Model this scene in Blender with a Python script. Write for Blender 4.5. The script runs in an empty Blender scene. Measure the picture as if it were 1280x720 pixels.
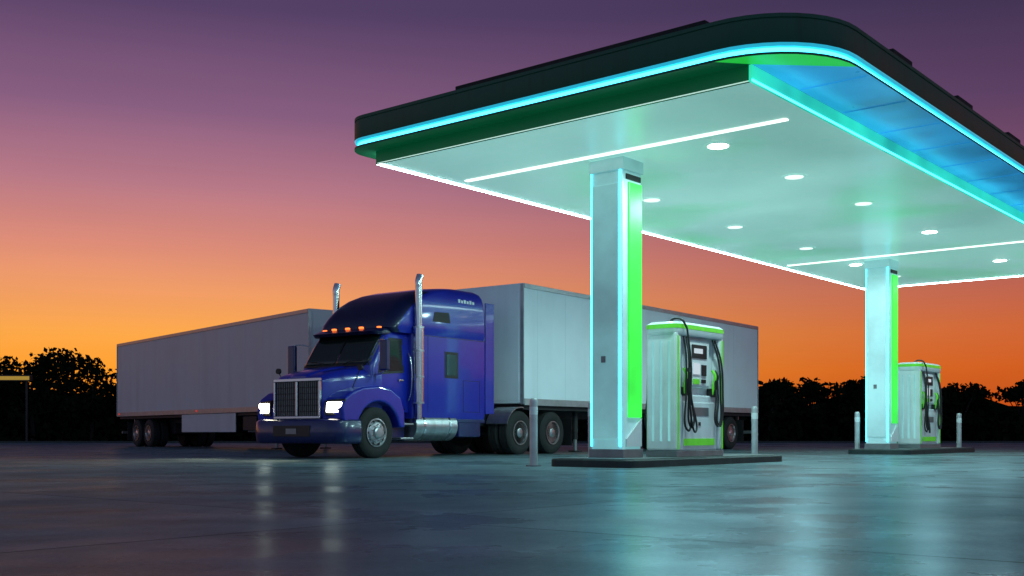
import bpy, bmesh, math, random
from mathutils import Vector, Matrix
random.seed(7)
R=math.radians
sc=bpy.context.scene
sc.view_settings.view_transform='Standard'
sc.view_settings.look='None'
sc.view_settings.exposure=0

def lin(c):
    c=c/255.0
    return c/12.92 if c<=0.04045 else ((c+0.055)/1.055)**2.4
def srgb(r,g,b): return (lin(r),lin(g),lin(b),1)

# ---------------------------------------------------------------- materials
def mat(name,col,rough=0.5,metal=0.0,emit=None,es=0.0,var=0.12,nscale=6.0,bump=0.0,coat=0.0,dirt=None,dirt_scale=2.0):
    m=bpy.data.materials.new(name); m.use_nodes=True
    nt=m.node_tree; n=nt.nodes; l=nt.links
    b=n['Principled BSDF']
    b.inputs['Roughness'].default_value=rough
    b.inputs['Metallic'].default_value=metal
    b.inputs['Coat Weight'].default_value=coat
    b.inputs['Coat Roughness'].default_value=0.08
    tc=n.new('ShaderNodeTexCoord')
    nz=n.new('ShaderNodeTexNoise'); nz.inputs['Scale'].default_value=nscale; nz.inputs['Detail'].default_value=6
    l.new(tc.outputs['Object'],nz.inputs['Vector'])
    cr=n.new('ShaderNodeValToRGB')
    c=col
    cr.color_ramp.elements[0].position=0.3; cr.color_ramp.elements[1].position=0.7
    cr.color_ramp.elements[0].color=(c[0]*(1-var),c[1]*(1-var),c[2]*(1-var),1)
    cr.color_ramp.elements[1].color=(min(1,c[0]*(1+var)),min(1,c[1]*(1+var)),min(1,c[2]*(1+var)),1)
    l.new(nz.outputs['Fac'],cr.inputs['Fac'])
    out=cr.outputs['Color']
    if dirt:
        n2=n.new('ShaderNodeTexNoise'); n2.inputs['Scale'].default_value=dirt_scale; n2.inputs['Detail'].default_value=8
        mp=n.new('ShaderNodeMapping'); mp.inputs['Scale'].default_value=(3,3,0.35)
        l.new(tc.outputs['Object'],mp.inputs['Vector']); l.new(mp.outputs[0],n2.inputs['Vector'])
        r2=n.new('ShaderNodeValToRGB'); r2.color_ramp.elements[0].position=0.5; r2.color_ramp.elements[1].position=0.75
        r2.color_ramp.elements[1].color=(dirt[3],)*3+(1,)
        l.new(n2.outputs['Fac'],r2.inputs['Fac'])
        mx=n.new('ShaderNodeMixRGB'); l.new(r2.outputs['Color'],mx.inputs['Fac']); l.new(out,mx.inputs['Color1'])
        mx.inputs['Color2'].default_value=(dirt[0],dirt[1],dirt[2],1)
        out=mx.outputs['Color']
    l.new(out,b.inputs['Base Color'])
    mr=n.new('ShaderNodeMapRange'); mr.inputs['To Min'].default_value=max(0.02,rough*0.8); mr.inputs['To Max'].default_value=min(1,rough*1.2)
    l.new(nz.outputs['Fac'],mr.inputs['Value']); l.new(mr.outputs[0],b.inputs['Roughness'])
    if bump:
        bp=n.new('ShaderNodeBump'); bp.inputs['Strength'].default_value=bump; bp.inputs['Distance'].default_value=0.02
        l.new(nz.outputs['Fac'],bp.inputs['Height']); l.new(bp.outputs[0],b.inputs['Normal'])
    if emit:
        b.inputs['Emission Color'].default_value=(emit[0],emit[1],emit[2],1)
        b.inputs['Emission Strength'].default_value=es
    return m

M={}
M['blue']=mat('truck_blue_paint',(0.008,0.020,0.36),0.32,0.0,coat=0.7,var=0.05)
M['bluedark']=mat('truck_dark_blue',(0.005,0.009,0.09),0.32,0.0,coat=0.5,dirt=(0.03,0.03,0.035,0.25))
M['navy']=mat('visor_navy_fairing_shade',(0.004,0.007,0.045),0.35,0.0,coat=0.3,var=0.05)  # visor navy; also paints dusk shade onto the fairing front
M['chrome']=mat('chrome',(0.62,0.63,0.65),0.16,1.0,var=0.05)
M['alu']=mat('aluminium',(0.5,0.51,0.53),0.32,0.9,var=0.1,dirt=(0.1,0.1,0.1,0.5))
M['black']=mat('black_plastic',(0.012,0.012,0.013),0.5)
M['dark']=mat('chassis_black',(0.014,0.014,0.016),0.65,var=0.3)
M['rubber']=mat('tyre_rubber',(0.014,0.014,0.014),0.8,var=0.3,bump=0.2,nscale=20)
M['glass']=mat('dark_glass',(0.01,0.016,0.014),0.06,0.0,var=0.1)
M['trailer']=mat('trailer_white_skin',(0.78,0.85,0.90),0.4,0.0,var=0.03,nscale=1.5,bump=0.02,dirt=(0.55,0.58,0.6,0.2),dirt_scale=0.7)
M['trailer2']=mat('trailer_grey_skin',(0.54,0.58,0.62),0.5,0.0,var=0.05,nscale=0.8,bump=0.02,dirt=(0.36,0.38,0.4,0.3),dirt_scale=0.6)
M['rail']=mat('trailer_rail',(0.4,0.42,0.44),0.4,0.5)
M['head']=mat('headlamp_lens',(0.9,0.9,0.8),0.1,0,(1,0.93,0.72),18)
M['amber']=mat('amber_marker',(0.8,0.2,0.02),0.3,0,(1,0.17,0.03),2.4)
M['red']=mat('red_marker',(0.4,0.01,0.01),0.3,0,(1,0.03,0.02),0.6)
M['fascia']=mat('fascia_dark_green',(0.003,0.05,0.034),0.55,0.0,(0.0,0.55,0.32),0.008,var=0.3,nscale=0.8,dirt=(0.004,0.016,0.013,0.6))  # faint emission adds a painted LED glow to the band
M['fasciaglow']=mat('fascia_underside_green',(0.01,0.12,0.05),0.4,0.0,(0.0,0.6,0.2),0.06,var=0.4,nscale=0.6)  # dim emission painted in for LED light on these green faces
M['roofdark']=mat('roof_membrane',(0.01,0.015,0.015),0.8)
M['led']=mat('led_cyan',(0.2,0.8,0.9),0.4,0,(0.06,0.72,1.0),4.2)
M['ledw']=mat('led_white',(0.9,0.95,0.9),0.4,0,(0.62,1.0,1.0),20.0)
M['ledsoft']=mat('led_soft',(0.9,0.95,0.9),0.4,0,(0.65,1.0,0.85),0.7)
M['ledwarm']=mat('light_strip_white',(0.9,0.95,0.9),0.4,0,(0.9,1.0,0.9),1.8)
M['lamp']=mat('downlight_lens',(0.9,0.95,0.9),0.4,0,(0.95,1.0,0.92),12)
M['greenlit']=mat('green_painted_glow',(0.02,0.3,0.05),0.35,0,(0.02,0.66,0.06),0.7,nscale=0.7)  # emission stands in for green light falling on the ring corner
M['lime']=mat('lime_panel',(0.16,0.62,0.04),0.35,0,(0.12,0.8,0.04),0.2)
M['white']=mat('white_enamel',(0.8,0.83,0.83),0.3,var=0.04,dirt=(0.5,0.5,0.48,0.25))
M['grey']=mat('grey_metal',(0.25,0.26,0.27),0.4,0.5)
M['steel']=mat('bollard_steel',(0.55,0.57,0.57),0.35,0.4,dirt=(0.2,0.2,0.18,0.4))
M['kerb']=mat('island_kerb_paint',(0.015,0.024,0.024),0.6,bump=0.2,nscale=12,dirt=(0.06,0.07,0.07,0.4))
M['islandtop']=mat('island_concrete',(0.12,0.14,0.14),0.5,bump=0.3,nscale=14)
M['screen']=mat('pump_screen',(0.02,0.02,0.02),0.15,0,(0.7,0.9,1.0),0.7)

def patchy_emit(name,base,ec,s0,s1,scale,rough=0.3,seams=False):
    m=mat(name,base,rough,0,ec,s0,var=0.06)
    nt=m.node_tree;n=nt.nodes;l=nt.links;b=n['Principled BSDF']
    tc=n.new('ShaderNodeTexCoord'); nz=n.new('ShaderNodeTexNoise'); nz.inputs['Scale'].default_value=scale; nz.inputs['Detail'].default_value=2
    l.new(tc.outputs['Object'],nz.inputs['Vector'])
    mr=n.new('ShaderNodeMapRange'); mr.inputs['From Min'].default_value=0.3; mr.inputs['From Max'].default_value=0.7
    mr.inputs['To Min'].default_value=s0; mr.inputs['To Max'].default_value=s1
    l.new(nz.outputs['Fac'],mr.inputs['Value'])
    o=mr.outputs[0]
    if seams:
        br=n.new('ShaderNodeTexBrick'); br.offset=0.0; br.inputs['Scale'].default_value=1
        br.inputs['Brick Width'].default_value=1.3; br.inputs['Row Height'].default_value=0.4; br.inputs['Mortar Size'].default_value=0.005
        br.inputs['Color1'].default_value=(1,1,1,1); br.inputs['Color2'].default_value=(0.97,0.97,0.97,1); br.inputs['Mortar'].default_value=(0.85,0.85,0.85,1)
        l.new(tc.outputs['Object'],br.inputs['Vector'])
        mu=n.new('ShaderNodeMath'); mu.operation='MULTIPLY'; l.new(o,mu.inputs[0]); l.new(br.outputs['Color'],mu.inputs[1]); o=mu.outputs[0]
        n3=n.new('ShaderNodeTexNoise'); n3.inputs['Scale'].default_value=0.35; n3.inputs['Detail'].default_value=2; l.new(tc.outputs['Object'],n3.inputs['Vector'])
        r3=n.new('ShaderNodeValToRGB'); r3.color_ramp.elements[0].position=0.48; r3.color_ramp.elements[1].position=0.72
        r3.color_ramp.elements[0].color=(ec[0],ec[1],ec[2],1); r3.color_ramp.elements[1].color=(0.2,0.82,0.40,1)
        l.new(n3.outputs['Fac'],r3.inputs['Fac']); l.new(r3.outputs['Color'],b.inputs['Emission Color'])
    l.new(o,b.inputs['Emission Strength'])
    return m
M['soffit']=patchy_emit('soffit_painted_glow',(0.66,0.78,0.75),(0.40,0.84,0.74),0.34,0.6,0.22,0.35,True)  # emission paints bounced light and green reflections onto the soffit
M['bluelit']=patchy_emit('blue_painted_glow',(0.1,0.3,0.6),(0.02,0.36,0.74),0.25,0.75,0.6)  # emission stands in for blue LED light on the ring underside
M['teal']=patchy_emit('teal_lit_panel',(0.1,0.6,0.5),(0.03,0.82,0.50),0.35,0.95,0.8)
M['colface']=patchy_emit('column_cladding',(0.55,0.66,0.68),(0.24,0.7,0.70),0.16,0.48,0.7)  # cladding is no lamp; teal emission paints LED glow on it
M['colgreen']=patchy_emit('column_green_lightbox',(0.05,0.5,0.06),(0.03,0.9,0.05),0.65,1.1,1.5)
for k in ('amber','red','fascia','fasciaglow','ledsoft','lime','greenlit','screen','colface'):
    M[k].cycles.emission_sampling='NONE'

# ---------------------------------------------------------------- helpers
def empty(name,loc,rot=0.0):
    o=bpy.data.objects.new(name,None); sc.collection.objects.link(o)
    o.location=loc; o.rotation_euler=(0,0,rot); o.empty_display_size=0.3
    return o
def mk(name,verts,faces,m,parent=None,smooth=False,bev=0,ang=35,seg=2):
    me=bpy.data.meshes.new(name); me.from_pydata([tuple(v) for v in verts],[],faces)
    bm=bmesh.new(); bm.from_mesh(me); bmesh.ops.recalc_face_normals(bm,faces=bm.faces); bm.to_mesh(me); bm.free()
    for x in (m if isinstance(m,list) else [m]): me.materials.append(x)
    o=bpy.data.objects.new(name,me); sc.collection.objects.link(o)
    if parent: o.parent=parent
    if smooth:
        for p in me.polygons: p.use_smooth=True
        me.set_sharp_from_angle(angle=R(ang))
    if bev:
        b=o.modifiers.new('bevel','BEVEL'); b.width=bev; b.segments=seg; b.limit_method='ANGLE'; b.angle_limit=R(30)
    return o
def box(name,x0,x1,y0,y1,z0,z1,m,parent=None,bev=0.0):
    v=[(x0,y0,z0),(x1,y0,z0),(x1,y1,z0),(x0,y1,z0),(x0,y0,z1),(x1,y0,z1),(x1,y1,z1),(x0,y1,z1)]
    f=[(0,3,2,1),(4,5,6,7),(0,1,5,4),(1,2,6,5),(2,3,7,6),(3,0,4,7)]
    return mk(name,v,f,m,parent,False,bev)
def loft(name,rings,m,parent=None,cap=True,smooth=True,ang=35,bev=0):
    n=len(rings[0]); v=[p for r in rings for p in r]; f=[]
    for i in range(len(rings)-1):
        for j in range(n):
            k=(j+1)%n
            f.append((i*n+j,i*n+k,(i+1)*n+k,(i+1)*n+j))
    if cap:
        f.append(tuple(range(n))[::-1]); f.append(tuple((len(rings)-1)*n+j for j in range(n)))
    return mk(name,v,f,m,parent,smooth,bev,ang)
def cyl(name,p0,p1,r,m,parent=None,seg=24,r1=None):
    p0=Vector(p0);p1=Vector(p1);d=(p1-p0).normalized()
    a=d.orthogonal().normalized(); b=d.cross(a); r1=r if r1 is None else r1
    rg=[[p0+(a*math.cos(2*math.pi*i/seg)+b*math.sin(2*math.pi*i/seg))*r for i in range(seg)],
        [p1+(a*math.cos(2*math.pi*i/seg)+b*math.sin(2*math.pi*i/seg))*r1 for i in range(seg)]]
    return loft(name,rg,m,parent)
def plan(x0,x1,hw,rb,rf,z,n=6,y0=None):
    pts=[]
    lo=-hw if y0 is None else y0
    cs=[(x1-rf,hw-rf,rf,0),(x0+rb,hw-rb,rb,90),(x0+rb,lo+rb,rb,180),(x1-rf,lo+rf,rf,270)]
    for cx,cy,r,a in cs:
        for i in range(n+1):
            t=R(a+90*i/n); pts.append((cx+r*math.cos(t),cy+r*math.sin(t),z))
    return pts
def xsec(x,hw,zb,zt,rt,rb=0.03,n=6):
    pts=[]
    for cy,cz,r,a in [(hw-rt,zt-rt,rt,0),(-hw+rt,zt-rt,rt,90),(-hw+rb,zb+rb,rb,180),(hw-rb,zb+rb,rb,270)]:
        for i in range(n+1):
            t=R(a+90*i/n); pts.append((x,cy+r*math.cos(t),cz+r*math.sin(t)))
    return pts
def prism(name,pts,y0,y1,m,parent=None,bev=0.0,axis='y'):
    n=len(pts)
    if axis=='y': v=[(a,y0,b) for a,b in pts]+[(a,y1,b) for a,b in pts]
    else: v=[(y0,a,b) for a,b in pts]+[(y1,a,b) for a,b in pts]
    f=[tuple(range(n)),tuple(range(n,2*n))[::-1]]+[(i,(i+1)%n,n+(i+1)%n,n+i) for i in range(n)]
    return mk(name,v,f,m,parent,False,bev)
def lathe(name,prof,c,m,parent=None,seg=40,sgn=1):
    rings=[]
    for r,y in prof:
        rings.append([(c[0]+r*math.cos(2*math.pi*i/seg),c[1]+sgn*y,c[2]+r*math.sin(2*math.pi*i/seg)) for i in range(seg)])
    return loft(name,rings,m,parent,cap=True,ang=30)
def tube(name,pts,r,m,parent=None):
    cu=bpy.data.curves.new(name,'CURVE'); cu.dimensions='3D'; cu.bevel_depth=r; cu.bevel_resolution=3; cu.resolution_u=10
    s=cu.splines.new('BEZIER'); s.bezier_points.add(len(pts)-1)
    for i,p in enumerate(pts):
        s.bezier_points[i].co=p; s.bezier_points[i].handle_left_type='AUTO'; s.bezier_points[i].handle_right_type='AUTO'
    cu.materials.append(m); cu.use_fill_caps=True
    o=bpy.data.objects.new(name,cu); sc.collection.objects.link(o)
    if parent:o.parent=parent
    return o

# ---------------------------------------------------------------- camera
H=0.5; F=1390.0
cam=bpy.data.cameras.new('camera'); co=bpy.data.objects.new('camera',cam); sc.collection.objects.link(co)
co.location=(0,0,H); co.rotation_euler=(R(90),0,0)
cam.sensor_width=36; cam.lens=F/1280*36; cam.shift_y=(542-360)/1280
cam.clip_end=3000; cam.clip_start=0.05
sc.camera=co

# ---------------------------------------------------------------- sky
w=bpy.data.worlds.new("World"); sc.world=w; w.use_nodes=True
nt=w.node_tree;n=nt.nodes;l=nt.links
bg=n['Background']; outw=n['World Output']
tc=n.new('ShaderNodeTexCoord'); sp=n.new('ShaderNodeSeparateXYZ'); l.new(tc.outputs['Generated'],sp.inputs[0])
def ramp(stops):
    r=n.new('ShaderNodeValToRGB'); e=r.color_ramp
    e.elements[0].position=stops[0][0]; e.elements[0].color=srgb(*stops[0][1])
    e.elements[1].position=stops[-1][0]; e.elements[1].color=srgb(*stops[-1][1])
    for p,c in stops[1:-1]:
        q=e.elements.new(p); q.color=srgb(*c)
    l.new(sp.outputs['Z'],r.inputs['Fac']); return r
rl=ramp([(0,(222,106,26)),(0.055,(242,152,46)),(0.085,(240,160,70)),(0.12,(232,150,98)),(0.16,(214,134,118)),(0.21,(176,114,132)),(0.27,(130,88,126)),(0.35,(80,58,100)),(0.6,(36,34,66)),(1,(22,24,50))])
rr=ramp([(0,(184,66,22)),(0.055,(208,88,30)),(0.09,(204,96,52)),(0.125,(182,92,78)),(0.165,(154,80,94)),(0.21,(118,70,102)),(0.27,(86,56,94)),(0.35,(54,41,75)),(0.6,(28,28,54)),(1,(20,22,44))])
rb=ramp([(0,(132,146,172)),(0.15,(140,154,180)),(0.4,(110,126,160)),(1,(32,38,64))])
def mrange(sock,a,b):
    m=n.new('ShaderNodeMapRange'); m.interpolation_type='SMOOTHSTEP'; m.inputs['From Min'].default_value=a; m.inputs['From Max'].default_value=b
    l.new(sock,m.inputs['Value']); return m.outputs[0]
m1=n.new('ShaderNodeMixRGB'); l.new(mrange(sp.outputs['X'],-0.25,0.5),m1.inputs['Fac']); l.new(rl.outputs[0],m1.inputs['Color1']); l.new(rr.outputs[0],m1.inputs['Color2'])
m2=n.new('ShaderNodeMixRGB'); l.new(mrange(sp.outputs['Y'],0.55,-0.25),m2.inputs['Fac']); l.new(m1.outputs[0],m2.inputs['Color1']); l.new(rb.outputs[0],m2.inputs['Color2'])
mp=n.new('ShaderNodeMapping'); mp.inputs['Scale'].default_value=(1.5,1.5,14); l.new(tc.outputs['Generated'],mp.inputs[0])
nz=n.new('ShaderNodeTexNoise'); nz.inputs['Scale'].default_value=2.0; nz.inputs['Detail'].default_value=4; l.new(mp.outputs[0],nz.inputs['Vector'])
mh=n.new('ShaderNodeMapRange'); mh.inputs['To Min'].default_value=0.93; mh.inputs['To Max'].default_value=1.07; l.new(nz.outputs['Fac'],mh.inputs['Value'])
vm=n.new('ShaderNodeVectorMath'); vm.operation='SCALE'; l.new(m2.outputs[0],vm.inputs[0]); l.new(mh.outputs[0],vm.inputs['Scale'])
l.new(vm.outputs[0],bg.inputs['Color']); bg.inputs['Strength'].default_value=1.0
sky=n.new('ShaderNodeTexSky'); sky.sky_type='NISHITA'; sky.sun_disc=False; sky.sun_elevation=R(0.5); sky.sun_rotation=R(-20)
bg2=n.new('ShaderNodeBackground'); l.new(sky.outputs[0],bg2.inputs['Color']); bg2.inputs['Strength'].default_value=0.01
ad=n.new('ShaderNodeAddShader'); l.new(bg.outputs[0],ad.inputs[0]); l.new(bg2.outputs[0],ad.inputs[1]); l.new(ad.outputs[0],outw.inputs['Surface'])

# ---------------------------------------------------------------- ground
TH=R(39.4)
ux,uy=math.cos(TH),-math.sin(TH)
vx,vy=math.sin(TH),math.cos(TH)
A=(-2.14,17.5)
def W(u,v,z=0): return (A[0]+u*ux+v*vx, A[1]+u*uy+v*vy, z)
grass=mat('dark_field_grass',(0.02,0.025,0.015),0.95,var=0.4,nscale=0.3,bump=0.5)
grass.node_tree.nodes['Principled BSDF'].inputs['Specular IOR Level'].default_value=0.05
mk('ground',[(-1500,-1500,-0.02),(1500,-1500,-0.02),(1500,1500,-0.02),(-1500,1500,-0.02)],[(0,1,2,3)],grass)
con=bpy.data.materials.new('forecourt_concrete'); con.use_nodes=True
nt=con.node_tree;n=nt.nodes;l=nt.links
n.remove(n['Principled BSDF']); mo=n['Material Output']
dif=n.new('ShaderNodeBsdfDiffuse'); gl=n.new('ShaderNodeBsdfAnisotropic'); mxs=n.new('ShaderNodeMixShader')
l.new(dif.outputs[0],mxs.inputs[1]); l.new(gl.outputs[0],mxs.inputs[2]); l.new(mxs.outputs[0],mo.inputs['Surface'])
gl.inputs['Color'].default_value=(0.66,0.88,1.0,1)
tc=n.new('ShaderNodeTexCoord'); mp=n.new('ShaderNodeMapping'); mp.inputs['Rotation'].default_value=(0,0,TH); l.new(tc.outputs['Object'],mp.inputs[0])
def noise(sc_,det,vec=None,rgh=0.6):
    x=n.new('ShaderNodeTexNoise'); x.inputs['Scale'].default_value=sc_; x.inputs['Detail'].default_value=det; x.inputs['Roughness'].default_value=rgh
    l.new(vec or tc.outputs['Object'],x.inputs['Vector']); return x.outputs['Fac']
def rmp(s,a,b2,p0=0.35,p1=0.65):
    x=n.new('ShaderNodeMapRange'); x.inputs['From Min'].default_value=p0; x.inputs['From Max'].default_value=p1; x.inputs['To Min'].default_value=a; x.inputs['To Max'].default_value=b2
    l.new(s,x.inputs['Value']); return x.outputs[0]
def mul(a,b2,op='MULTIPLY'):
    x=n.new('ShaderNodeMath'); x.operation=op
    for i,q in enumerate((a,b2)):
        if isinstance(q,(int,float)): x.inputs[i].default_value=q
        else: l.new(q,x.inputs[i])
    return x.outputs[0]
big=noise(0.22,5); mid=noise(1.3,8); fine=noise(35,6); wet=noise(0.45,4)
br=n.new('ShaderNodeTexBrick'); br.offset=0.0; br.inputs['Scale'].default_value=1; br.inputs['Brick Width'].default_value=4.6; br.inputs['Row Height'].default_value=4.6
br.inputs['Mortar Size'].default_value=0.022; br.inputs['Mortar Smooth'].default_value=0.7
br.inputs['Color1'].default_value=(1,1,1,1); br.inputs['Color2'].default_value=(0.86,0.86,0.86,1); br.inputs['Mortar'].default_value=(0.5,0.5,0.5,1)
dist=n.new('ShaderNodeVectorMath'); dist.operation='MULTIPLY_ADD'
nzc=n.new('ShaderNodeTexNoise'); nzc.inputs['Scale'].default_value=1.5; l.new(mp.outputs[0],nzc.inputs['Vector'])
l.new(nzc.outputs['Color'],dist.inputs[0]); dist.inputs[1].default_value=(0.03,0.03,0); l.new(mp.outputs[0],dist.inputs[2])
l.new(dist.outputs[0],br.inputs['Vector'])
fac=mul(mul(mul(rmp(big,0.7,1.15),rmp(mid,0.72,1.2)),rmp(fine,0.78,1.18)),br.outputs['Color'])
cc=n.new('ShaderNodeVectorMath'); cc.operation='SCALE'; cc.inputs[0].default_value=(0.12,0.168,0.180); l.new(fac,cc.inputs['Scale']); l.new(cc.outputs[0],dif.inputs['Color'])
l.new(mul(rmp(wet,0.22,0.38),rmp(mid,0.9,1.1)),gl.inputs['Roughness'])
l.new(mul(mul(rmp(wet,0.24,0.15),rmp(mid,0.85,1.15)),br.outputs['Color']),mxs.inputs['Fac'])
bp=n.new('ShaderNodeBump'); bp.inputs['Strength'].default_value=0.22; bp.inputs['Distance'].default_value=0.01
l.new(mul(mul(fine,0.3),mul(mid,br.outputs['Color'],'ADD'),'ADD'),bp.inputs['Height']); l.new(bp.outputs[0],dif.inputs['Normal']); l.new(bp.outputs[0],gl.inputs['Normal'])
mk('concrete_forecourt',[(-90,-30,0),(90,-30,0),(90,60,0),(-90,60,0)],[(0,1,2,3)],con)
box('kerb',-90,90,60.0,60.2,-0.02,0.1,M['kerb'],None,0.02)

# ---------------------------------------------------------------- canopy
can=empty('gas_station_canopy',(A[0],A[1],0),-TH)
U0,U1,V0,V1=-0.39,7.44,-0.35,20.1
def rrect(off,z,n=10,rect=None,rad=None):
    u0,u1,v0,v1=rect or (U0,U1,V0,V1); r=rad or (1.25,0.4,0.4,0.45)
    u0+=off;u1-=off;v0+=off;v1-=off
    pts=[]
    for (cx,cy,sx,sy,rr_,a) in [(u1,v0,-1,1,r[0],270),(u1,v1,-1,-1,r[1],0),(u0,v1,1,-1,r[2],90),(u0,v0,1,1,r[3],180)]:
        q=max(0.01,rr_-off) if rect is None else rr_
        for i in range(n+1):
            t=R(a+90*i/n); pts.append((cx+sx*q+q*math.cos(t),cy+sy*q+q*math.sin(t),z))
    return pts
def ringmesh(name,profile,mats,parent,cap_last=False):
    rings=[rrect(o_,z) for o_,z,_ in profile]; nn=len(rings[0])
    v=[p for r_ in rings for p in r_]; f=[]; mi=[]
    for i in range(len(rings)-1):
        for j in range(nn):
            k=(j+1)%nn; f.append((i*nn+j,i*nn+k,(i+1)*nn+k,(i+1)*nn+j)); mi.append(profile[i][2])
    if cap_last: f.append(tuple((len(rings)-1)*nn+j for j in range(nn))); mi.append(profile[-1][2])
    me=bpy.data.meshes.new(name); me.from_pydata(v,[],f)
    for x in mats: me.materials.append(x)
    for p,q in zip(me.polygons,mi): p.material_index=q; p.use_smooth=True
    me.set_sharp_from_angle(angle=R(30))
    o=bpy.data.objects.new(name,me); sc.collection.objects.link(o); o.parent=parent; return o
trough=mat('led_trough',(0.1,0.6,0.7),0.3,0,(0.02,0.5,0.7),0.7); trough.cycles.emission_sampling='NONE'  # trough emission paints in the spill light of the LED
ringmesh('fascia_and_roof',[(0.0,4.945,0),(0.0,4.975,0),(0.02,4.98,3),(0.05,4.99,1),(0.05,5.04,3),(0.02,5.05,3),(0.0,5.085,0),(0.0,5.36,0),(0.015,5.365,0),(0.015,5.38,0),(0,5.385,0),(0.0,5.43,0),(0.06,5.45,2),(0.4,5.42,2)],[M['fascia'],M['led'],M['roofdark'],trough],can,True)
o1=rrect(0,4.945); o2=rrect(0,4.945,rect=(0,6.5,0,19.7),rad=(0.01,0.01,0.01,0.01)); nn=len(o1)
f=[];mi=[]
for j in range(nn):
    k=(j+1)%nn; f.append((j,k,nn+k,nn+j))
    mi.append(2 if j<10 else (1 if j==10 else 0))
me=bpy.data.meshes.new('canopy_underside_ring'); me.from_pydata(o1+o2,[],f)
for x in (M['fasciaglow'],M['bluelit'],M['greenlit']): me.materials.append(x)
for p,q in zip(me.polygons,mi): p.material_index=q
o=bpy.data.objects.new('canopy_underside_ring',me); sc.collection.objects.link(o); o.parent=can
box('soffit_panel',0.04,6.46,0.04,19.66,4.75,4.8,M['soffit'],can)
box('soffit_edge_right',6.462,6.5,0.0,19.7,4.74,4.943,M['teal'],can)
box('soffit_edge_front',0.0,6.46,0.0,0.038,4.74,4.943,M['fasciaglow'],can)
box('soffit_edge_left',0.0,0.038,0.04,19.66,4.80,4.943,M['fasciaglow'],can)
box('soffit_edge_back',0.0,6.46,19.662,19.7,4.80,4.943,M['fasciaglow'],can)
box('led_line_left',-0.02,0.038,0.04,19.66,4.738,4.797,M['ledw'],can)
box('led_line_back',0.0,6.46,19.662,19.72,4.735,4.797,M['ledw'],can)
box('led_line_front',0.04,6.46,-0.008,0.0,4.742,4.754,M['ledsoft'],can)
box('led_line_right',6.5,6.515,0.0,19.7,4.742,4.765,M['led'],can)
for i,v_ in enumerate((1.8,14.0)):
    box('strip_light_%d'%i,0.3,6.1,v_-0.045,v_+0.045,4.735,4.749,M['ledwarm'],can)
for i in range(14):
    v_=1.3+i*1.35
    box('ring_rib_%d'%i,6.52,7.40,v_,v_+0.015,4.935,4.943,M['bluelit'],can)
DL=[(4.7,2.44,1),(4.7,5.0,0),(4.75,7.8,0),(4.7,11.5,1),(4.7,16.5,1),(1.9,5.06,0),(1.8,8.4,0),(1.8,11.8,0),(1.7,14.9,1),(1.7,17.6,0)]
dim=mat('downlight_dim',(0.9,0.95,0.9),0.4,0,(0.85,1.0,0.9),1.1); dim.cycles.emission_sampling='NONE'
SP={0:430,1:260,3:400,4:250,5:330,7:270}
for i,(u,v,br_) in enumerate(DL):
    loft('downlight_frame_%d'%i,[[(u+q*math.cos(a),v+q*math.sin(a),z) for a in [2*math.pi*k/28 for k in range(28)]] for q,z in ((0.21,4.749),(0.205,4.741),(0.17,4.739))],M['soffit'],can)
    cyl('downlight_lens_%d'%i,(u,v,4.732),(u,v,4.7385),0.15,M['lamp'] if br_ else dim,can)
    if i in SP:
        ld=bpy.data.lights.new('canopy_downlight','SPOT'); ld.energy=SP[i]; ld.color=(0.58,1.0,1.0); ld.spot_size=R(172); ld.spot_blend=0.3; ld.shadow_soft_size=0.14
        lo=bpy.data.objects.new('canopy_downlight_%d'%i,ld); sc.collection.objects.link(lo); lo.parent=can; lo.location=(u,v,4.69)
box('roof_tier',1.9,6.0,-0.24,-0.1,5.43,5.53,M['roofdark'],can,0.01)
box('roof_tier_side',7.2,7.33,1.6,19.5,5.43,5.50,M['roofdark'],can,0.01)
for i in range(6):
    box('roof_clamp_%d'%i,7.30,7.40,2.2+i*2.6,2.9+i*2.6,5.44,5.53,M['roofdark'],can,0.01)
def column(u0,u1,v0,v1,tag):
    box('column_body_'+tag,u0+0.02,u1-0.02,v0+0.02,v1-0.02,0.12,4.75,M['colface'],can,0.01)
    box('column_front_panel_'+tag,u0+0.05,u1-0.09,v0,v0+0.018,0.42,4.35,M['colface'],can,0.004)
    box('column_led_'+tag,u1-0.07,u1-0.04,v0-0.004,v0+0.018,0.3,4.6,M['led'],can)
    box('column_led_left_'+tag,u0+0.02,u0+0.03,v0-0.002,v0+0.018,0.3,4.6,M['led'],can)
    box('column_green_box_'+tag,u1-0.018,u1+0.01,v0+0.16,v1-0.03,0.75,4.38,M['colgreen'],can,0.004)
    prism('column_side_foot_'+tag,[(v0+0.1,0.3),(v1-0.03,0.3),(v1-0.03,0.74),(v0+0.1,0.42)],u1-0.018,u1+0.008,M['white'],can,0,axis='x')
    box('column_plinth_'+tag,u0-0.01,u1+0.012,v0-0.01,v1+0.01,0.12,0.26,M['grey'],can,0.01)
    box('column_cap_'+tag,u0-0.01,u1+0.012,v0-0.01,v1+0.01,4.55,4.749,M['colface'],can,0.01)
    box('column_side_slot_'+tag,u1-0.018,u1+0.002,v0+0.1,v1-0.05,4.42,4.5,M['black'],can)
    box('column_notice_'+tag,u0+0.22,u0+0.30,v0-0.012,v0-0.0005,1.6,1.7,M['grey'],can,0.002)
column(2.66,3.28,2.05,2.6,'a')
column(2.1,2.72,14.5,15.05,'b')

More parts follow.
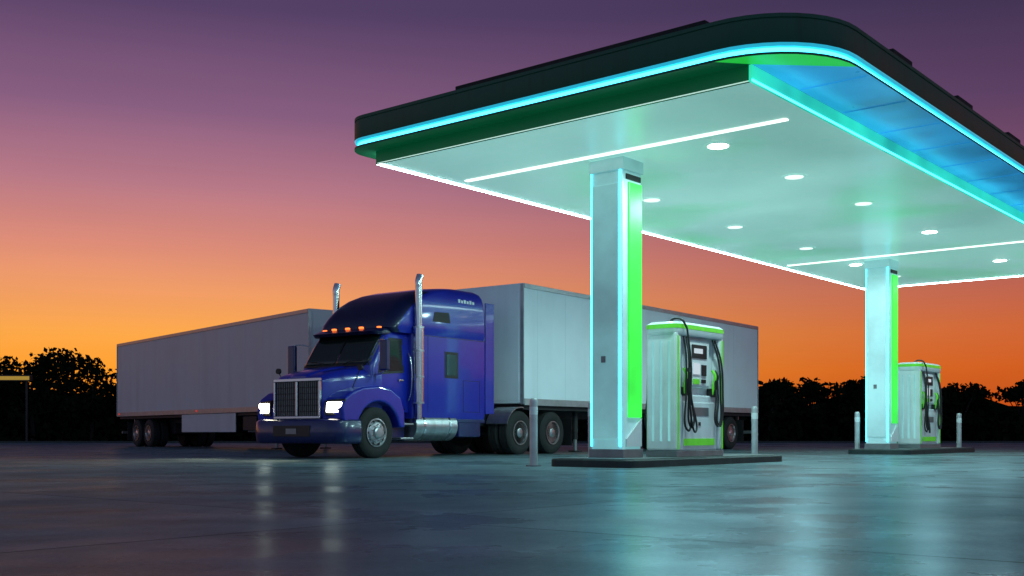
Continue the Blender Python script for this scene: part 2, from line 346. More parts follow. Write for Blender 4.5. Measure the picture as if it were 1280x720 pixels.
def island(u0,u1,v0,v1):
    r=empty('pump_island',W((u0+u1)/2,(v0+v1)/2),-TH)
    hu,hv=(u1-u0)/2,(v1-v0)/2
    rings=[plan(-hu,hu,hv,0.25,0.25,0.0),plan(-hu,hu,hv,0.25,0.25,0.10),plan(-hu+0.02,hu-0.02,hv-0.02,0.23,0.23,0.12)]
    loft('kerb_body',rings,M['kerb'],r)
    loft('top_slab',[plan(-hu+0.1,hu-0.1,hv-0.1,0.16,0.16,0.12),plan(-hu+0.1,hu-0.1,hv-0.1,0.16,0.16,0.128)],M['islandtop'],r)
    return r
island(2.35,3.9,1.3,6.4)
island(1.8,3.35,14.0,19.2)

def bollard(x,y,z0=0,h=1.04):
    r=empty('bollard',(x,y,z0))
    cyl('post',(0,0,0),(0,0,h-0.05),0.062,M['steel'],r)
    loft('cap',[[(0.062*math.cos(a)*k,0.062*math.sin(a)*k,z) for a in [2*math.pi*i/24 for i in range(24)]] for k,z in ((1,h-0.05),(0.92,h-0.02),(0.6,h),(0.05,h+0.006))],M['steel'],r)
    cyl('base_plate',(0,0,0.002),(0,0,0.02),0.12,M['grey'],r)
    cyl('band',(0,0,h-0.25),(0,0,h-0.13),0.064,M['white'],r)
bollard(0.33,17.0); bollard(1.34,18.7); bollard(4.8,22.0); bollard(8.6,27.7); bollard(11.9,29.6); bollard(10.6,31.0,0,1.0)

def pump(u,v):
    r=empty('fuel_pump',W(u,v,0.128),-TH)
    box('plinth',-0.29,0.29,-0.76,0.76,0,0.1,M['grey'],r,0.01)
    for s in (-1,1):
        y0,y1=sorted((s*0.60,s*0.77))
        box('end_pillar_%d'%s,-0.28,0.28,y0,y1,0.1,2.0,M['white'],r,0.035)
        for k in range(3):
            xx=-0.15+k*0.15
            a,b_=sorted((s*0.771,s*0.775))
            box('pillar_flute_%d_%d'%(s,k),xx-0.02,xx+0.02,a,b_,0.25,1.85,M['colface'],r)
    box('lower_cabinet',-0.24,0.24,-0.6,0.6,0.1,1.0,M['white'],r,0.02)
    box('hose_recess_back',-0.16,0.16,-0.6,0.6,1.0,1.95,M['white'],r)
    box('meter_head',-0.25,0.25,-0.36,0.36,1.12,1.9,M['white'],r,0.04)
    loft('header',[plan(-0.29,0.29,0.78,0.12,0.12,1.95),plan(-0.31,0.31,0.80,0.13,0.13,2.0),plan(-0.31,0.31,0.80,0.13,0.13,2.12),plan(-0.26,0.26,0.75,0.12,0.12,2.16)],[M['white']],r)
    loft('header_lime_trim',[plan(-0.314,0.314,0.804,0.13,0.13,2.05),plan(-0.314,0.314,0.804,0.13,0.13,2.118)],[M['lime']],r)
    for s in (-1,1):
        X=lambda a,b_: sorted((s*a,s*b_))
        def fb(nm,a,b_,y0,y1,z0,z1,m,bev=0):
            x0,x1=X(a,b_); box(nm+('_f' if s>0 else '_b'),x0,x1,y0,y1,z0,z1,m,r,bev)
        fb('green_border_l',0.281,0.288,-0.735,-0.69,0.12,1.93,M['lime'])
        fb('green_border_r',0.281,0.288,0.69,0.735,0.12,1.93,M['lime'])
        fb('cabinet_panel',0.241,0.255,-0.5,0.5,0.18,0.88,M['white'],0.01)
        fb('cabinet_green',0.256,0.262,-0.5,0.5,0.18,0.29,M['lime'])
        fb('cabinet_label',0.256,0.260,-0.3,0.3,0.66,0.8,M['grey'])
        fb('cabinet_lock',0.256,0.266,-0.03,0.03,0.5,0.56,M['black'])
        fb('price_display',0.251,0.262,-0.24,0.24,1.6,1.82,M['black'],0.004)
        fb('price_digits',0.263,0.265,-0.18,0.1,1.68,1.76,M['screen'])
        fb('payment_screen',0.251,0.266,-0.2,0.02,1.34,1.52,M['screen'],0.003)
        fb('keypad',0.251,0.268,0.07,0.22,1.32,1.5,M['black'],0.004)
        fb('receipt_slot',0.251,0.266,0.07,0.2,1.2,1.26,M['black'])
        fb('grade_buttons',0.251,0.262,-0.2,0.0,1.18,1.26,M['lime'])
        for k,yy in enumerate((-0.5,-0.42,0.42,0.5)):
            fb('nozzle_boot_%d'%k,0.17,0.27,yy-0.035,yy+0.035,0.98,1.12,M['black'],0.01)
            pts=[(s*0.25,yy,1.02),(s*0.29,yy,1.2),(s*0.31,yy,1.33),(s*0.26,yy,1.42)]
            tube('nozzle_%d_%d'%(k,s),pts,0.026,M['black'] if k%2 else M['lime'],r)
            dy=(-0.1 if yy<0 else 0.1)
            tube('hose_%d_%d'%(k,s),[(s*0.26,yy,1.93),(s*0.34,yy+dy*0.6,1.6),(s*0.36,yy+dy,1.0),(s*0.37,yy+dy*0.5,0.42+0.06*k),(s*0.37,yy-dy*0.3,0.5),(s*0.34,yy-dy*0.2,0.95),(s*0.31,yy,1.3)],0.017,M['black'],r)
    tube('retractor_mast',[(0.1,-0.7,2.0),(0.14,-0.7,2.17),(0.3,-0.66,2.19),(0.38,-0.6,2.05)],0.018,M['black'],r)
    tube('retractor_hose',[(0.38,-0.6,2.05),(0.42,-0.55,1.5),(0.40,-0.5,0.6),(0.39,-0.35,0.4),(0.34,-0.42,1.0)],0.016,M['black'],r)
pump(3.32,3.85); pump(2.75,16.45)

# ---------------------------------------------------------------- wheels
def wheel(x,y,z,s,parent,tag,dual=False,r=0.52):
    wd=0.29
    def tyre(nm,yc):
        prof=[(0.28,-wd/2+0.02),(0.33,-wd/2),(r-0.1,-wd/2-0.012),(r-0.03,-wd/2+0.01),(r,-wd/2+0.04),(r,-0.06),(r-0.012,-0.055),(r-0.012,-0.045),(r,-0.04),(r,0.04),(r-0.012,0.045),(r-0.012,0.055),(r,0.06),(r,wd/2-0.04),(r-0.03,wd/2-0.01),(r-0.1,wd/2+0.012),(0.33,wd/2),(0.28,wd/2-0.02)]
        lathe(nm,prof,(x,yc,z),M['rubber'],parent,40,s)
    tyre('tyre_'+tag,y)
    if dual: tyre('inner_tyre_'+tag,y-s*0.33)
    if dual: prof=[(0.285,wd/2-0.02),(0.29,wd/2+0.01),(0.27,wd/2+0.01),(0.255,wd/2-0.04),(0.22,0.0),(0.14,-0.02),(0.13,0.06),(0.11,0.13),(0.09,0.14),(0.01,0.145)]
    else: prof=[(0.285,wd/2-0.02),(0.29,wd/2+0.01),(0.27,wd/2+0.012),(0.25,wd/2-0.03),(0.2,wd/2+0.02),(0.13,wd/2+0.03),(0.12,wd/2+0.07),(0.09,wd/2+0.09),(0.01,wd/2+0.095)]
    lathe('rim_'+tag,prof,(x,y,z),M['alu'],parent,36,s)
    rr_=0.235 if not dual else 0.225
    yy=wd/2-0.004 if not dual else 0.012
    for k in range(10):
        a=2*math.pi*k/10
        px,pz=x+rr_*math.cos(a),z+rr_*math.sin(a)
        cyl('hand_hole_%s_%d'%(tag,k),(px,y+s*(yy-0.02),pz),(px,y+s*(yy+0.006),pz),0.026,M['black'],parent,12)
        a+=0.3; q=0.165
        px,pz=x+q*math.cos(a),z+q*math.sin(a); yn=(wd/2+0.025 if not dual else -0.015)
        cyl('lug_%s_%d'%(tag,k),(px,y+s*yn,pz),(px,y+s*(yn+0.03),pz),0.013,M['chrome'],parent,8)

# ---------------------------------------------------------------- trailers
def trailer(name,loc,rot,length,m,tand=(-10.2,-11.5),zt=4.1,zb=1.2,seam=0.0025):
    r=empty(name,loc,rot)
    box('body',-length,0,-1.28,1.28,zb+0.02,zt,m,r,0.03)
    for s in (-1,1):
        a,b_=sorted((s*1.281,s*1.302))
        box('top_rail_%d'%s,-length+0.02,-0.02,a,b_,zt-0.12,zt-0.01,M['rail'],r,0.004)
        box('bottom_rail_%d'%s,-length+0.02,-0.02,a,b_,zb-0.02,zb+0.14,M['rail'],r,0.004)
        for k in range(int(length/1.22)):
            xx=-0.6-k*1.22
            a2,b2=sorted((s*1.2805,s*(1.281+seam)))
            box('panel_seam_%d_%d'%(s,k),xx-0.03,xx+0.03,a2,b2,zb+0.142,zt-0.122,m,r)
        for xx in (-0.3,-length*0.5,-length+0.3):
            a3,b3=sorted((s*1.303,s*1.315))
            box('marker_%d_%.1f'%(s,xx),xx-0.05,xx+0.05,a3,b3,zb+0.05,zb+0.1,M['amber' if xx>-length*0.4 else 'red'],r)
        for xx in (-0.001,-length-0.019):
            a4,b4=sorted((s*1.2,s*1.3))
            box('corner_post_%d_%.1f'%(s,xx),xx,xx+0.02,a4,b4,zb,zt-0.02,M['rail'],r,0.004)
        cyl('landing_leg_%d'%s,(-2.9,s*0.85,0.35),(-2.9,s*0.85,zb),0.07,M['dark'],r)
        cyl('landing_leg_lower_%d'%s,(-2.9,s*0.85,0.05),(-2.9,s*0.85,0.4),0.05,M['grey'],r)
        box('landing_foot_%d'%s,-3.05,-2.75,s*0.85-0.12,s*0.85+0.12,0.02,0.06,M['dark'],r,0.01)
        for k,tx in enumerate(tand):
            wheel(tx,s*1.08,0.52,s,r,'%d_%d'%(k,s),True)
        box('mudflap_%d'%s,tand[1]-0.75,tand[1]-0.735,s*1.0-0.3,s*1.0+0.3,0.25,0.95,M['black'],r)
        box('main_beam_%d'%s,-length+0.2,-0.5,s*0.45-0.06,s*0.45+0.06,zb-0.3,zb,M['dark'],r)
    box('front_plate',0.0,0.012,-1.15,1.15,zb+0.1,zt-0.15,m,r,0.003)
    box('bogie',tand[1]-0.8,tand[0]+0.8,-0.5,0.5,0.5,0.95,M['dark'],r,0.02)
    for tx in tand: cyl('axle_%.1f'%tx,(tx,-0.95,0.52),(tx,0.95,0.52),0.07,M['dark'],r)
    box('cross_members',-length+0.1,-0.1,-1.2,1.2,zb-0.12,zb-0.0,M['dark'],r)
    box('leg_brace',-2.93,-2.87,-0.85,0.85,0.8,0.87,M['dark'],r)
    box('rear_guard',-length,-length+0.08,-1.1,1.1,0.5,0.6,M['grey'],r,0.01)
    box('rear_guard_l',-length,-length+0.08,-0.6,-0.5,0.6,zb-0.1,M['grey'],r); box('rear_guard_r',-length,-length+0.08,0.5,0.6,0.6,zb-0.1,M['grey'],r)
    for k in range(2): box('tail_lamp_%d'%k,-length-0.02,-length,(-1.1 if k else 0.9),(-0.9 if k else 1.1),zb+0.03,zb+0.12,M['red'],r)
    box('door_split',-length-0.006,-length,-0.01,0.01,zb+0.1,zt-0.1,M['dark'],r)
    return r
HA=math.atan2(-0.804,-0.594)
nx,ny=0.804,-0.594
C0=(0.29-1.3*nx,26.5-1.3*ny)
trailer('semi_trailer',(C0[0],C0[1],0),HA,13.4,M['trailer'])
ex,ey=-0.618,0.786
n2=(0.786,0.618)
C2=(-5.85+1.3*n2[0],31.9+1.3*n2[1])
r2=trailer('semi_trailer',(C2[0],C2[1],0),math.atan2(-ey,-ex),16.2,M['trailer2'],tand=(-12.9,-14.2),seam=0.0008)
box('side_skirt',-9.5,-5.0,-1.27,-1.24,0.55,1.17,M['trailer2'],r2,0.01)
box('side_skirt_off',-9.5,-5.0,1.24,1.27,0.55,1.17,M['trailer2'],r2,0.01)
box('tool_box',-4.6,-3.6,-1.2,-0.7,0.6,1.05,M['dark'],r2,0.02)

# ---------------------------------------------------------------- tractor
T=empty('semi_truck',(C0[0],C0[1],0),HA)
for s in (-1,1):
    box('frame_rail_%d'%s,-2.1,5.7,s*0.42-0.05,s*0.42+0.05,0.68,0.95,M['dark'],T)
box('rear_deck',-0.8,1.2,-0.45,0.45,0.95,0.99,M['dark'],T)
loft('fifth_wheel',[plan(-1.2,-0.2,0.45,0.2,0.2,1.0),plan(-1.2,-0.2,0.45,0.2,0.2,1.08)],M['dark'],T)
SW=1.12
sl=[(0.82,1.30,3.80,SW,.06,.06),(0.9,1.28,3.80,SW+.01,.06,.06),(2.62,1.28,3.80,SW+.01,.06,.06)]
loft('sleeper_lower',[plan(a,b_,h,rb_,rf_,z) for z,a,b_,h,rb_,rf_ in sl],M['blue'],T)
fa=[(2.622,1.28,4.34,1.10,.06,.26),(2.72,1.28,4.46,1.125,.06,.32),(2.85,1.28,4.42,1.13,.07,.36),(3.0,1.28,4.30,1.13,.08,.38),(3.15,1.28,4.15,1.125,.08,.4),(3.3,1.28,3.97,1.12,.09,.42),(3.45,1.28,3.72,1.11,.1,.45),(3.58,1.29,3.4,1.08,.12,.48),(3.67,1.31,3.05,1.03,.15,.48),(3.73,1.36,2.6,0.94,.2,.4),(3.75,1.5,2.15,0.8,.2,.25)]
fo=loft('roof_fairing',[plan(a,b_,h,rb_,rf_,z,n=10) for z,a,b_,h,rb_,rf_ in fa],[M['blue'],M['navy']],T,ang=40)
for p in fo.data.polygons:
    if p.normal.x>0.25 and p.center.x>2.2: p.material_index=1  # dusk shade painted on forward-facing faces as a darker colour
cabs=[(0.95,4.92,1.0,.12),(1.35,4.98,1.03,.14),(1.86,5.0,1.04,.18),(2.05,4.90,1.03,.2),(2.35,4.72,1.01,.22),(2.58,4.57,0.98,.24),(2.66,4.46,0.95,.26),(2.71,4.3,0.9,.26)]
loft('cab',[plan(3.78,xf,h,.03,rf_,z,n=8) for z,xf,h,rf_ in cabs],M['blue'],T,ang=40)
def cabat(z):
    for a,b_ in zip(cabs,cabs[1:]):
        if a[0]<=z<=b_[0]:
            t=(z-a[0])/(b_[0]-a[0]); return [a[i]+(b_[i]-a[i])*t for i in range(4)]
def ws(name,zlo,zhi,y0,y1,off,m):
    rows=[];N=20
    for i in range(7):
        z=zlo+(zhi-zlo)*i/6; _,xf,h,rf_=cabat(z); row=[]
        for j in range(N+1):
            y=y0+(y1-y0)*j/N; y=max(-(h-0.02),min(h-0.02,y)); ay=abs(y); lim=h-rf_
            x=xf if ay<=lim else xf-rf_+math.sqrt(max(0,rf_**2-(ay-lim)**2))
            row.append((x+off,y*(1+0.004),z))
        rows.append(row)
    v=[p for r_ in rows for p in r_]; f=[(i*(N+1)+j,i*(N+1)+j+1,(i+1)*(N+1)+j+1,(i+1)*(N+1)+j) for i in range(6) for j in range(N)]
    o=mk(name,v,f,m,T,True); sd=o.modifiers.new('s','SOLIDIFY'); sd.thickness=0.01; return o
ws('windshield_seal',1.90,2.58,-0.96,0.96,0.006,M['black'])
ws('windshield_r',1.94,2.545,-0.92,-0.015,0.014,M['glass']); ws('windshield_l',1.94,2.545,0.015,0.92,0.014,M['glass'])
for s in (-1,1):
    tube('wiper_%d'%s,[(5.02,s*0.15,1.9),(4.99,s*0.5,2.0),(4.95,s*0.75,2.02)],0.008,M['black'],T)
loft('sun_visor',[plan(4.3,4.74,0.97,.02,.22,2.56),plan(4.3,4.80,0.98,.02,.24,2.62),plan(4.3,4.62,0.95,.02,.24,2.70)],M['navy'],T)
for k,y in enumerate((-0.8,-0.4,0,0.4,0.8)):
    box('cab_marker_%d'%k,4.56-0.12*(abs(y)>0.7),4.63-0.12*(abs(y)>0.7),y-0.045,y+0.045,2.70,2.74,M['amber'],T,0.01)
for s in (-1,1):
    def yb(a,b_): return sorted((s*a,s*b_))
    def side(nm,pts,a,b_,m,bev=0):
        y0,y1=yb(a,b_); return prism(nm+('_l' if s>0 else '_r'),pts,y0,y1,m,T,bev)
    def tilt(nm,pts,off,m):
        vs=[];
        for lay in (off,off+0.006):
            for x,z in pts:
                h=cabat(min(z,2.65))[2]; vs.append((x,s*(h+lay),z))
        k=len(pts); f=[tuple(range(k)),tuple(range(k,2*k))[::-1]]+[(i,(i+1)%k,k+(i+1)%k,k+i) for i in range(k)]
        return mk(nm+('_l' if s>0 else '_r'),vs,f,m,T)
    tilt('door_window_seal',[(3.98,1.78),(4.76,1.72),(4.74,1.95),(4.40,2.50),(3.98,2.50)],0.002,M['black'])
    tilt('door_window',[(4.02,1.83),(4.5,1.79),(4.5,2.28),(4.38,2.46),(4.02,2.46)],0.010,M['glass'])
    tilt('quarter_window',[(4.53,1.79),(4.71,1.77),(4.70,1.94),(4.53,2.23)],0.010,M['glass'])
    for (a,b_,c,d) in ((3.90,3.915,1.0,2.55),(4.83,4.845,1.0,1.75)):
        tilt('door_seam_%.2f'%a,[(a,c),(b_,c),(b_,d),(a,d)],0.001,M['black'])
    tilt('door_seam_bottom',[(3.9,1.0),(4.845,1.0),(4.845,1.015),(3.9,1.015)],0.001,M['black'])
    y0,y1=yb(1.045,1.075); box('door_handle_%d'%s,4.0,4.16,y0,y1,1.6,1.64,M['chrome'],T,0.01)
    tube('grab_rail_%d'%s,[(3.86,s*1.06,1.2),(3.86,s*1.12,1.3),(3.86,s*1.12,2.1),(3.86,s*1.06,2.2)],0.015,M['chrome'],T)
    y0,y1=yb(1.131,1.136); prism('sleeper_window_seal_%d'%s,[(2.28,1.72),(2.74,1.72),(2.74,2.30),(2.28,2.30)],y0,y1,M['black'],T,0.0)
    y0,y1=yb(1.137,1.142); prism('sleeper_window_%d'%s,[(2.34,1.78),(2.68,1.78),(2.68,2.24),(2.34,2.24)],y0,y1,M['glass'],T)
    y0,y1=yb(1.127,1.135); prism('fairing_window_%d'%s,[(2.55,2.93),(3.15,2.93),(3.08,3.14),(2.6,3.16)],y0,y1,M['black'],T)
    y0,y1=yb(1.131,1.134)
    for (a,b_,c,d) in ((1.5,2.1,0.98,0.99),(1.5,2.1,1.68,1.69),(1.5,1.51,0.99,1.68),(2.09,2.1,0.99,1.68),(1.3,3.78,2.60,2.612),(3.3,3.31,0.95,2.6)):
        box('panel_line_%d_%.2f_%.2f'%(s,a,c),a,b_,y0,y1,c,d,M['black'],T)
    y0,y1=yb(1.10,1.112)
    for k in range(6):
        xx=2.25-k*0.1
        box('fairing_badge_%d_%d'%(s,k),xx-0.07,xx,y0-0.0,y1+0.0,3.42,3.50-0.02*(k%2),M['white'],T)
    y0,y1=yb(1.09,1.125); box('side_extender_%d'%s,0.95,1.275,y0,y1,0.95,3.5,M['blue'],T,0.01)
    arc=[(5.15+0.63*math.cos(R(a)),0.52+0.63*math.sin(R(a))) for a in range(15,166,15)]
    pts=[(6.18,0.80),(6.2,0.98),(6.12,1.2),(5.9,1.34),(5.6,1.43),(5.15,1.47),(4.8,1.42),(4.5,1.25),(4.38,0.95),(4.36,0.62),(4.52,0.62)]+arc[::-1]+[(5.8,0.66),(6.1,0.66)]
    side('fender',pts,0.60,1.17,M['blue'],0.06).modifiers['bevel'].segments=4
    side('wheel_well',[(4.5,0.7),(5.8,0.7),(5.8,1.1),(4.5,1.1)],0.5,0.59,M['dark'])
    y0,y1=yb(0.74,1.165)
    loft('headlamp_bezel_%d'%s,[[(6.10,y0,0.84),(6.10,y1,0.84),(6.10,y1,1.20),(6.10,y0,1.18)],[(6.235 if s>0 else 6.16,y0,0.86),(6.16 if s>0 else 6.235,y1,0.86),(6.13 if s>0 else 6.225,y1,1.17),(6.225 if s>0 else 6.13,y0,1.15)]],M['black'],T,smooth=False,bev=0.015)
    y0,y1=yb(0.79,1.12)
    loft('headlamp_%d'%s,[[(6.2 if s>0 else 6.15,y0,0.92),(6.15 if s>0 else 6.2,y1,0.92),(6.15 if s>0 else 6.2,y1,1.12),(6.2 if s>0 else 6.15,y0,1.12)],
        [((6.25 if s>0 else 6.185),y0,0.92),((6.185 if s>0 else 6.25),y1,0.92),((6.175 if s>0 else 6.235),y1,1.12),((6.235 if s>0 else 6.175),y0,1.12)]],M['head'],T,smooth=False,bev=0.02)
    yc=s*1.36
    box('mirror_%d'%s,4.86,4.96,yc-0.11,yc+0.11,1.78,2.4,M['bluedark'],T,0.03)
    tube('mirror_arm_top_%d'%s,[(4.72,s*1.0,2.38),(4.86,s*1.2,2.42),(4.9,s*1.34,2.40)],0.014,M['chrome'],T)
    tube('mirror_arm_low_%d'%s,[(4.85,s*1.03,1.72),(4.88,s*1.2,1.72),(4.9,s*1.34,1.78)],0.014,M['chrome'],T)
    cyl('hood_mirror_arm_%d'%s,(5.6,s*0.85,1.4),(5.65,s*1.1,1.80),0.01,M['black'],T,8)
    loft('hood_mirror_%d'%s,[[(5.62+dx,s*1.1+0.06*math.cos(a),1.82+0.06*math.sin(a)) for a in [2*math.pi*i/16 for i in range(16)]] for dx in (0,0.05)],M['black'],T)
    X,Y=3.72,s*1.23
    cyl('stack_shield_%d'%s,(X,Y,1.15),(X,Y,2.75),0.115,M['chrome'],T)
    cyl('stack_pipe_%d'%s,(X,Y,0.8),(X,Y,3.6),0.075,M['chrome'],T)
    tube('stack_tip_%d'%s,[(X,Y,3.58),(X,Y,3.72),(X-0.05,Y,3.86)],0.078,M['chrome'],T)
    for zz in (1.15,1.7,2.25,2.75): cyl('stack_clamp_%d_%.2f'%(s,zz),(X,Y,zz-0.02),(X,Y,zz+0.02),0.122,M['alu'],T)
    cyl('fuel_tank_%d'%s,(2.35,s*0.86,0.66),(3.72,s*0.86,0.66),0.32,M['alu'],T,36)
    for xx in (2.6,3.45): cyl('tank_strap_%d_%.1f'%(s,xx),(xx-0.03,s*0.86,0.66),(xx+0.03,s*0.86,0.66),0.328,M['chrome'],T,36)
    y0,y1=yb(0.7,1.16)
    box('step_low_%d'%s,3.8,4.2,y0,y1,0.38,0.42,M['alu'],T,0.01)
    box('step_high_%d'%s,3.8,4.16,y0,y1,0.68,0.72,M['alu'],T,0.01)
    box('step_box_%d'%s,3.8,4.2,s*0.8-0.1,s*0.8+0.1,0.36,0.93,M['bluedark'],T,0.01)
    y0,y1=yb(0.62,1.12)
    box('battery_box_%d'%s,1.45,2.25,y0,y1,0.42,0.8,M['bluedark'],T,0.03)
    y0,y1=yb(1.08,1.13); box('sleeper_sill_%d'%s,1.3,3.76,y0,y1,0.74,0.818,M['bluedark'],T,0.01)
    wheel(5.15,s*1.03,0.52,s,T,'steer_%d'%s)
    wheel(0.05,s*1.08,0.52,s,T,'drive_a_%d'%s,True); wheel(-1.32,s*1.08,0.52,s,T,'drive_b_%d'%s,True)
    arc=[(0.05+0.6*math.cos(R(a)),0.52+0.6*math.sin(R(a))) for a in range(20,110,10)]
    side('quarter_fender',arc+[(x*1.0,z+0.02) for x,z in arc[::-1]],0.62,1.25,M['alu'])
    y0,y1=yb(0.7,1.28); box('mudflap_%d'%s,-2.1,-2.085,y0,y1,0.2,0.9,M['black'],T)
for x in (5.15,0.05,-1.32): cyl('axle_%.1f'%x,(x,-0.9,0.52),(x,0.9,0.52),0.08,M['dark'],T)
hd=[(4.86,0.97,1.0,1.90,.28),(5.0,0.96,1.0,1.89,.28),(5.3,0.88,0.95,1.86,.26),(5.65,0.78,0.9,1.80,.24),(5.95,0.71,0.86,1.73,.2),(6.12,0.67,0.84,1.67,.16),(6.19,0.63,0.84,1.62,.12)]
loft('hood',[xsec(x,h,a,b_,rt) for x,h,a,b_,rt in hd],M['blue'],T,ang=40)
loft('hood_ridge',[xsec(x,h*0.38,b_-0.05,b_+0.035,.08,.01) for x,h,a,b_,rt in hd],M['blue'],T,ang=40)
box('cowl_vent',4.8,5.02,-0.85,0.85,1.895,1.915,M['black'],T,0.005)
box('grille_back',6.185,6.20,-0.56,0.56,0.84,1.56,M['black'],T)
def gb(nm,y0,y1,z0,z1,x1=6.25): box(nm,6.195,x1,y0,y1,z0,z1,M['chrome'],T,0.008)
gb('grille_top',-0.62,0.62,1.55,1.61); gb('grille_bottom',-0.62,0.62,0.80,0.85); gb('grille_l',0.58,0.62,0.852,1.548); gb('grille_r',-0.62,-0.58,0.852,1.548); gb('grille_mid',-0.025,0.025,0.852,1.548)
for k in range(22):
    y=-0.54+k*1.08/21
    if abs(y)>0.035: box('grille_bar_%d'%k,6.2,6.225,y-0.006,y+0.006,0.855,1.545,M['grey'],T)
for k in range(5): box('grille_slat_%d'%k,6.201,6.232,-0.56,0.56,0.94+k*0.12,0.95+k*0.12,M['dark'],T)
loft('bumper',[plan(5.7,6.30,1.16,.02,.3,0.30),plan(5.7,6.36,1.2,.02,.34,0.34),plan(5.7,6.38,1.21,.02,.34,0.52),plan(5.7,6.36,1.2,.02,.34,0.74),plan(5.7,6.30,1.16,.02,.3,0.79)],M['bluedark'],T,ang=50)
box('bumper_intake',6.37,6.386,-0.5,0.5,0.44,0.66,M['black'],T,0.006)
for s in (-1,1): box('fog_lamp_%d'%s,6.30,6.375,s*0.72-0.09,s*0.72+0.09,0.48,0.6,M['black'],T,0.02)
box('licence_plate',6.387,6.393,-0.15,0.15,0.49,0.6,M['grey'],T)
box('air_tank',0.6,1.2,-0.3,0.3,1.0,1.25,M['alu'],T,0.05)
for k,y in enumerate((-0.15,0.0,0.15)): tube('air_line_%d'%k,[(1.2,y,2.0),(0.8,y,1.4),(0.4,y*1.2,1.5),(0.02,y*1.6,2.0)],0.018,M['red'] if k==0 else M['black'],T)
for s in (-1,1):
    ld=bpy.data.lights.new('headlight','SPOT'); ld.energy=320; ld.color=(1,0.85,0.58); ld.spot_size=R(80); ld.spot_blend=0.9; ld.shadow_soft_size=0.08
    lo=bpy.data.objects.new('headlight_beam_%d'%s,ld); sc.collection.objects.link(lo); lo.parent=T; lo.location=(6.12,s*1.02,1.02)
    lo.rotation_euler=Vector((1,0,-0.2)).to_track_quat('-Z','Z').to_euler()
for o in T.children:
    nm=o.name
    if nm.startswith(('hood','fender','headlamp','bumper','grille','fog_lamp','licence','tyre_steer','rim_steer','hand_hole_steer','lug_steer','wheel_well','axle_5')):
        o.location.x-=0.2
        if nm.startswith(('headlamp','bumper','fender')): o.scale.y=1.075
        if nm.startswith(('grille','hood')) : o.scale.y=1.09

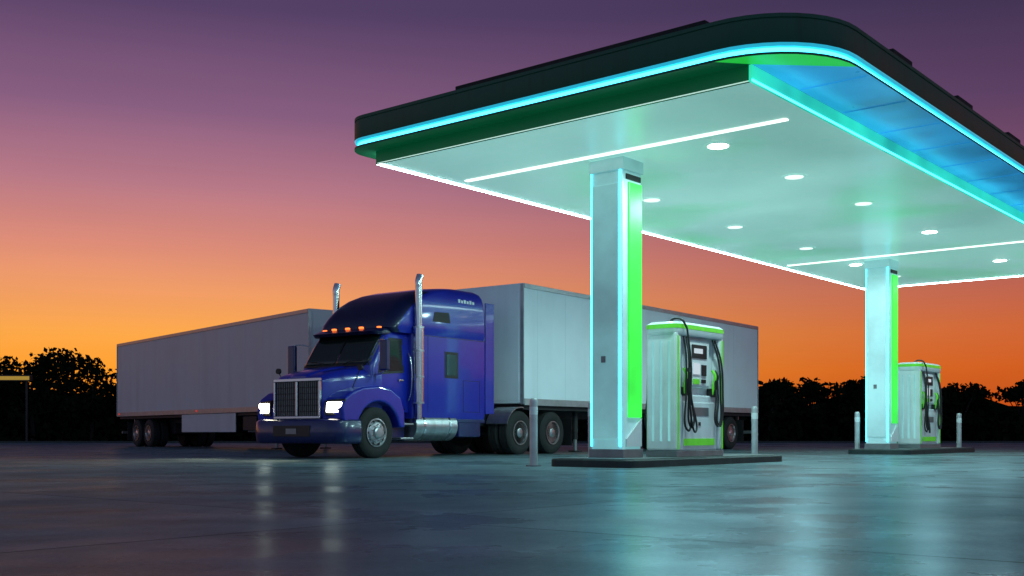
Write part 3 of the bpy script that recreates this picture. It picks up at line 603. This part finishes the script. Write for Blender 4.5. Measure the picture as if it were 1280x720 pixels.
# ---------------------------------------------------------------- trees
leafm=mat('tree_foliage',(0.010,0.014,0.008),1.0,var=0.6,nscale=0.9)
leafm.node_tree.nodes['Principled BSDF'].inputs['Specular IOR Level'].default_value=0.0
barkm=mat('tree_bark',(0.02,0.016,0.012),0.9,var=0.3,bump=0.4)
def treeline(name,specs,seed):
    rnd=random.Random(seed); v=[];f=[];mi=[]
    def g1(): return max(-1.7,min(1.7,rnd.gauss(0,1)))
    def quad(c,s):
        a=Vector((rnd.gauss(0,1),rnd.gauss(0,1),rnd.gauss(0,1))).normalized(); b_=a.orthogonal().normalized(); c2=a.cross(b_)
        th=rnd.random()*6.28; p=b_*math.cos(th)+c2*math.sin(th); q=-b_*math.sin(th)+c2*math.cos(th)
        i=len(v); v.extend([c+p*s,c+q*s*0.6,c-p*s,c-q*s*0.6]); f.append((i,i+1,i+2,i+3)); mi.append(0)
    def limb(p,q,r0,r1):
        d=(q-p).normalized(); a=d.orthogonal().normalized(); b_=d.cross(a); i=len(v)
        for (c,r_) in ((p,r0),(q,r1)):
            for k in range(6):
                t=k*math.pi/3; v.append(c+(a*math.cos(t)+b_*math.sin(t))*r_)
        for k in range(6): f.append((i+k,i+(k+1)%6,i+6+(k+1)%6,i+6+k)); mi.append(1)
    for x,y,h,wd in specs:
        base=Vector((x,y,0)); top=Vector((x+rnd.uniform(-.3,.3),y,h*0.55))
        limb(base,top,0.16*h/6,0.08*h/6)
        for c in range(12):
            ang=rnd.random()*6.28; rad=wd*0.5*rnd.random()**0.5; hz=h*(0.25+0.6*rnd.random())
            rad*=1.0-0.5*max(0,(hz/h-0.5)*2)
            cc_=Vector((x+rad*math.cos(ang),y+rad*math.sin(ang),hz)); cr=h*rnd.uniform(0.11,0.17)
            limb(top*0.5+base*0.5,cc_,0.05,0.02)
            for k in range(110):
                quad(cc_+Vector((g1(),g1(),g1()*0.75))*cr*0.55,rnd.uniform(0.12,0.24))
        for k in range(160):
            quad(Vector((x+rnd.uniform(-wd*.6,wd*.6),y+rnd.uniform(-1,1),abs(g1()*h*0.26))),rnd.uniform(.18,.4))
    me=bpy.data.meshes.new(name); me.from_pydata([tuple(p) for p in v],[],f)
    me.materials.append(leafm); me.materials.append(barkm)
    me.polygons.foreach_set('material_index',mi)
    o=bpy.data.objects.new(name,me); sc.collection.objects.link(o)
rnd=random.Random(3)
sp=[]
x=-75
while x<85:
    if x<-27: h=rnd.uniform(5.5,6.5)
    elif x<-20: h=rnd.uniform(4.6,5.6)
    elif x<12: h=rnd.uniform(3.0,4.0)
    else: h=rnd.uniform(3.9,4.7)
    sp.append((x,72+rnd.uniform(-3,6),h,max(3.2,h*0.8))); x+=rnd.uniform(1.1,1.8)
treeline('tree_line',sp,5)
hv=[];hf=[];N=160
for i in range(N+1):
    X=-200+400*i/N; z=3.2+0.6*math.sin(i*0.7)+rnd.uniform(-.3,.3)
    hv+= [(X,82,-0.02),(X,84,z),(X,110,-0.02)]
for i in range(N):
    a=i*3; hf+=[(a,a+3,a+4,a+1),(a+1,a+4,a+5,a+2)]
mk('hill',hv,hf,leafm,None,True)
rs=empty('roadside_sign',(-29.8,66,0))
cyl('post_a',(-1.0,0,0),(-1.0,0,3.7),0.07,M['black'],rs,12); cyl('post_b',(1.0,0,0),(1.0,0,3.7),0.07,M['black'],rs,12)
box('sign_cabinet',-1.3,1.3,-0.12,0.12,3.6,3.98,M['black'],rs,0.03)
sy=mat('sign_yellow',(0.5,0.35,0.03),0.4,0,(1,0.58,0.08),0.3); sy.cycles.emission_sampling='NONE'
box('sign_face',-1.2,1.2,-0.135,-0.122,3.68,3.9,sy,rs)
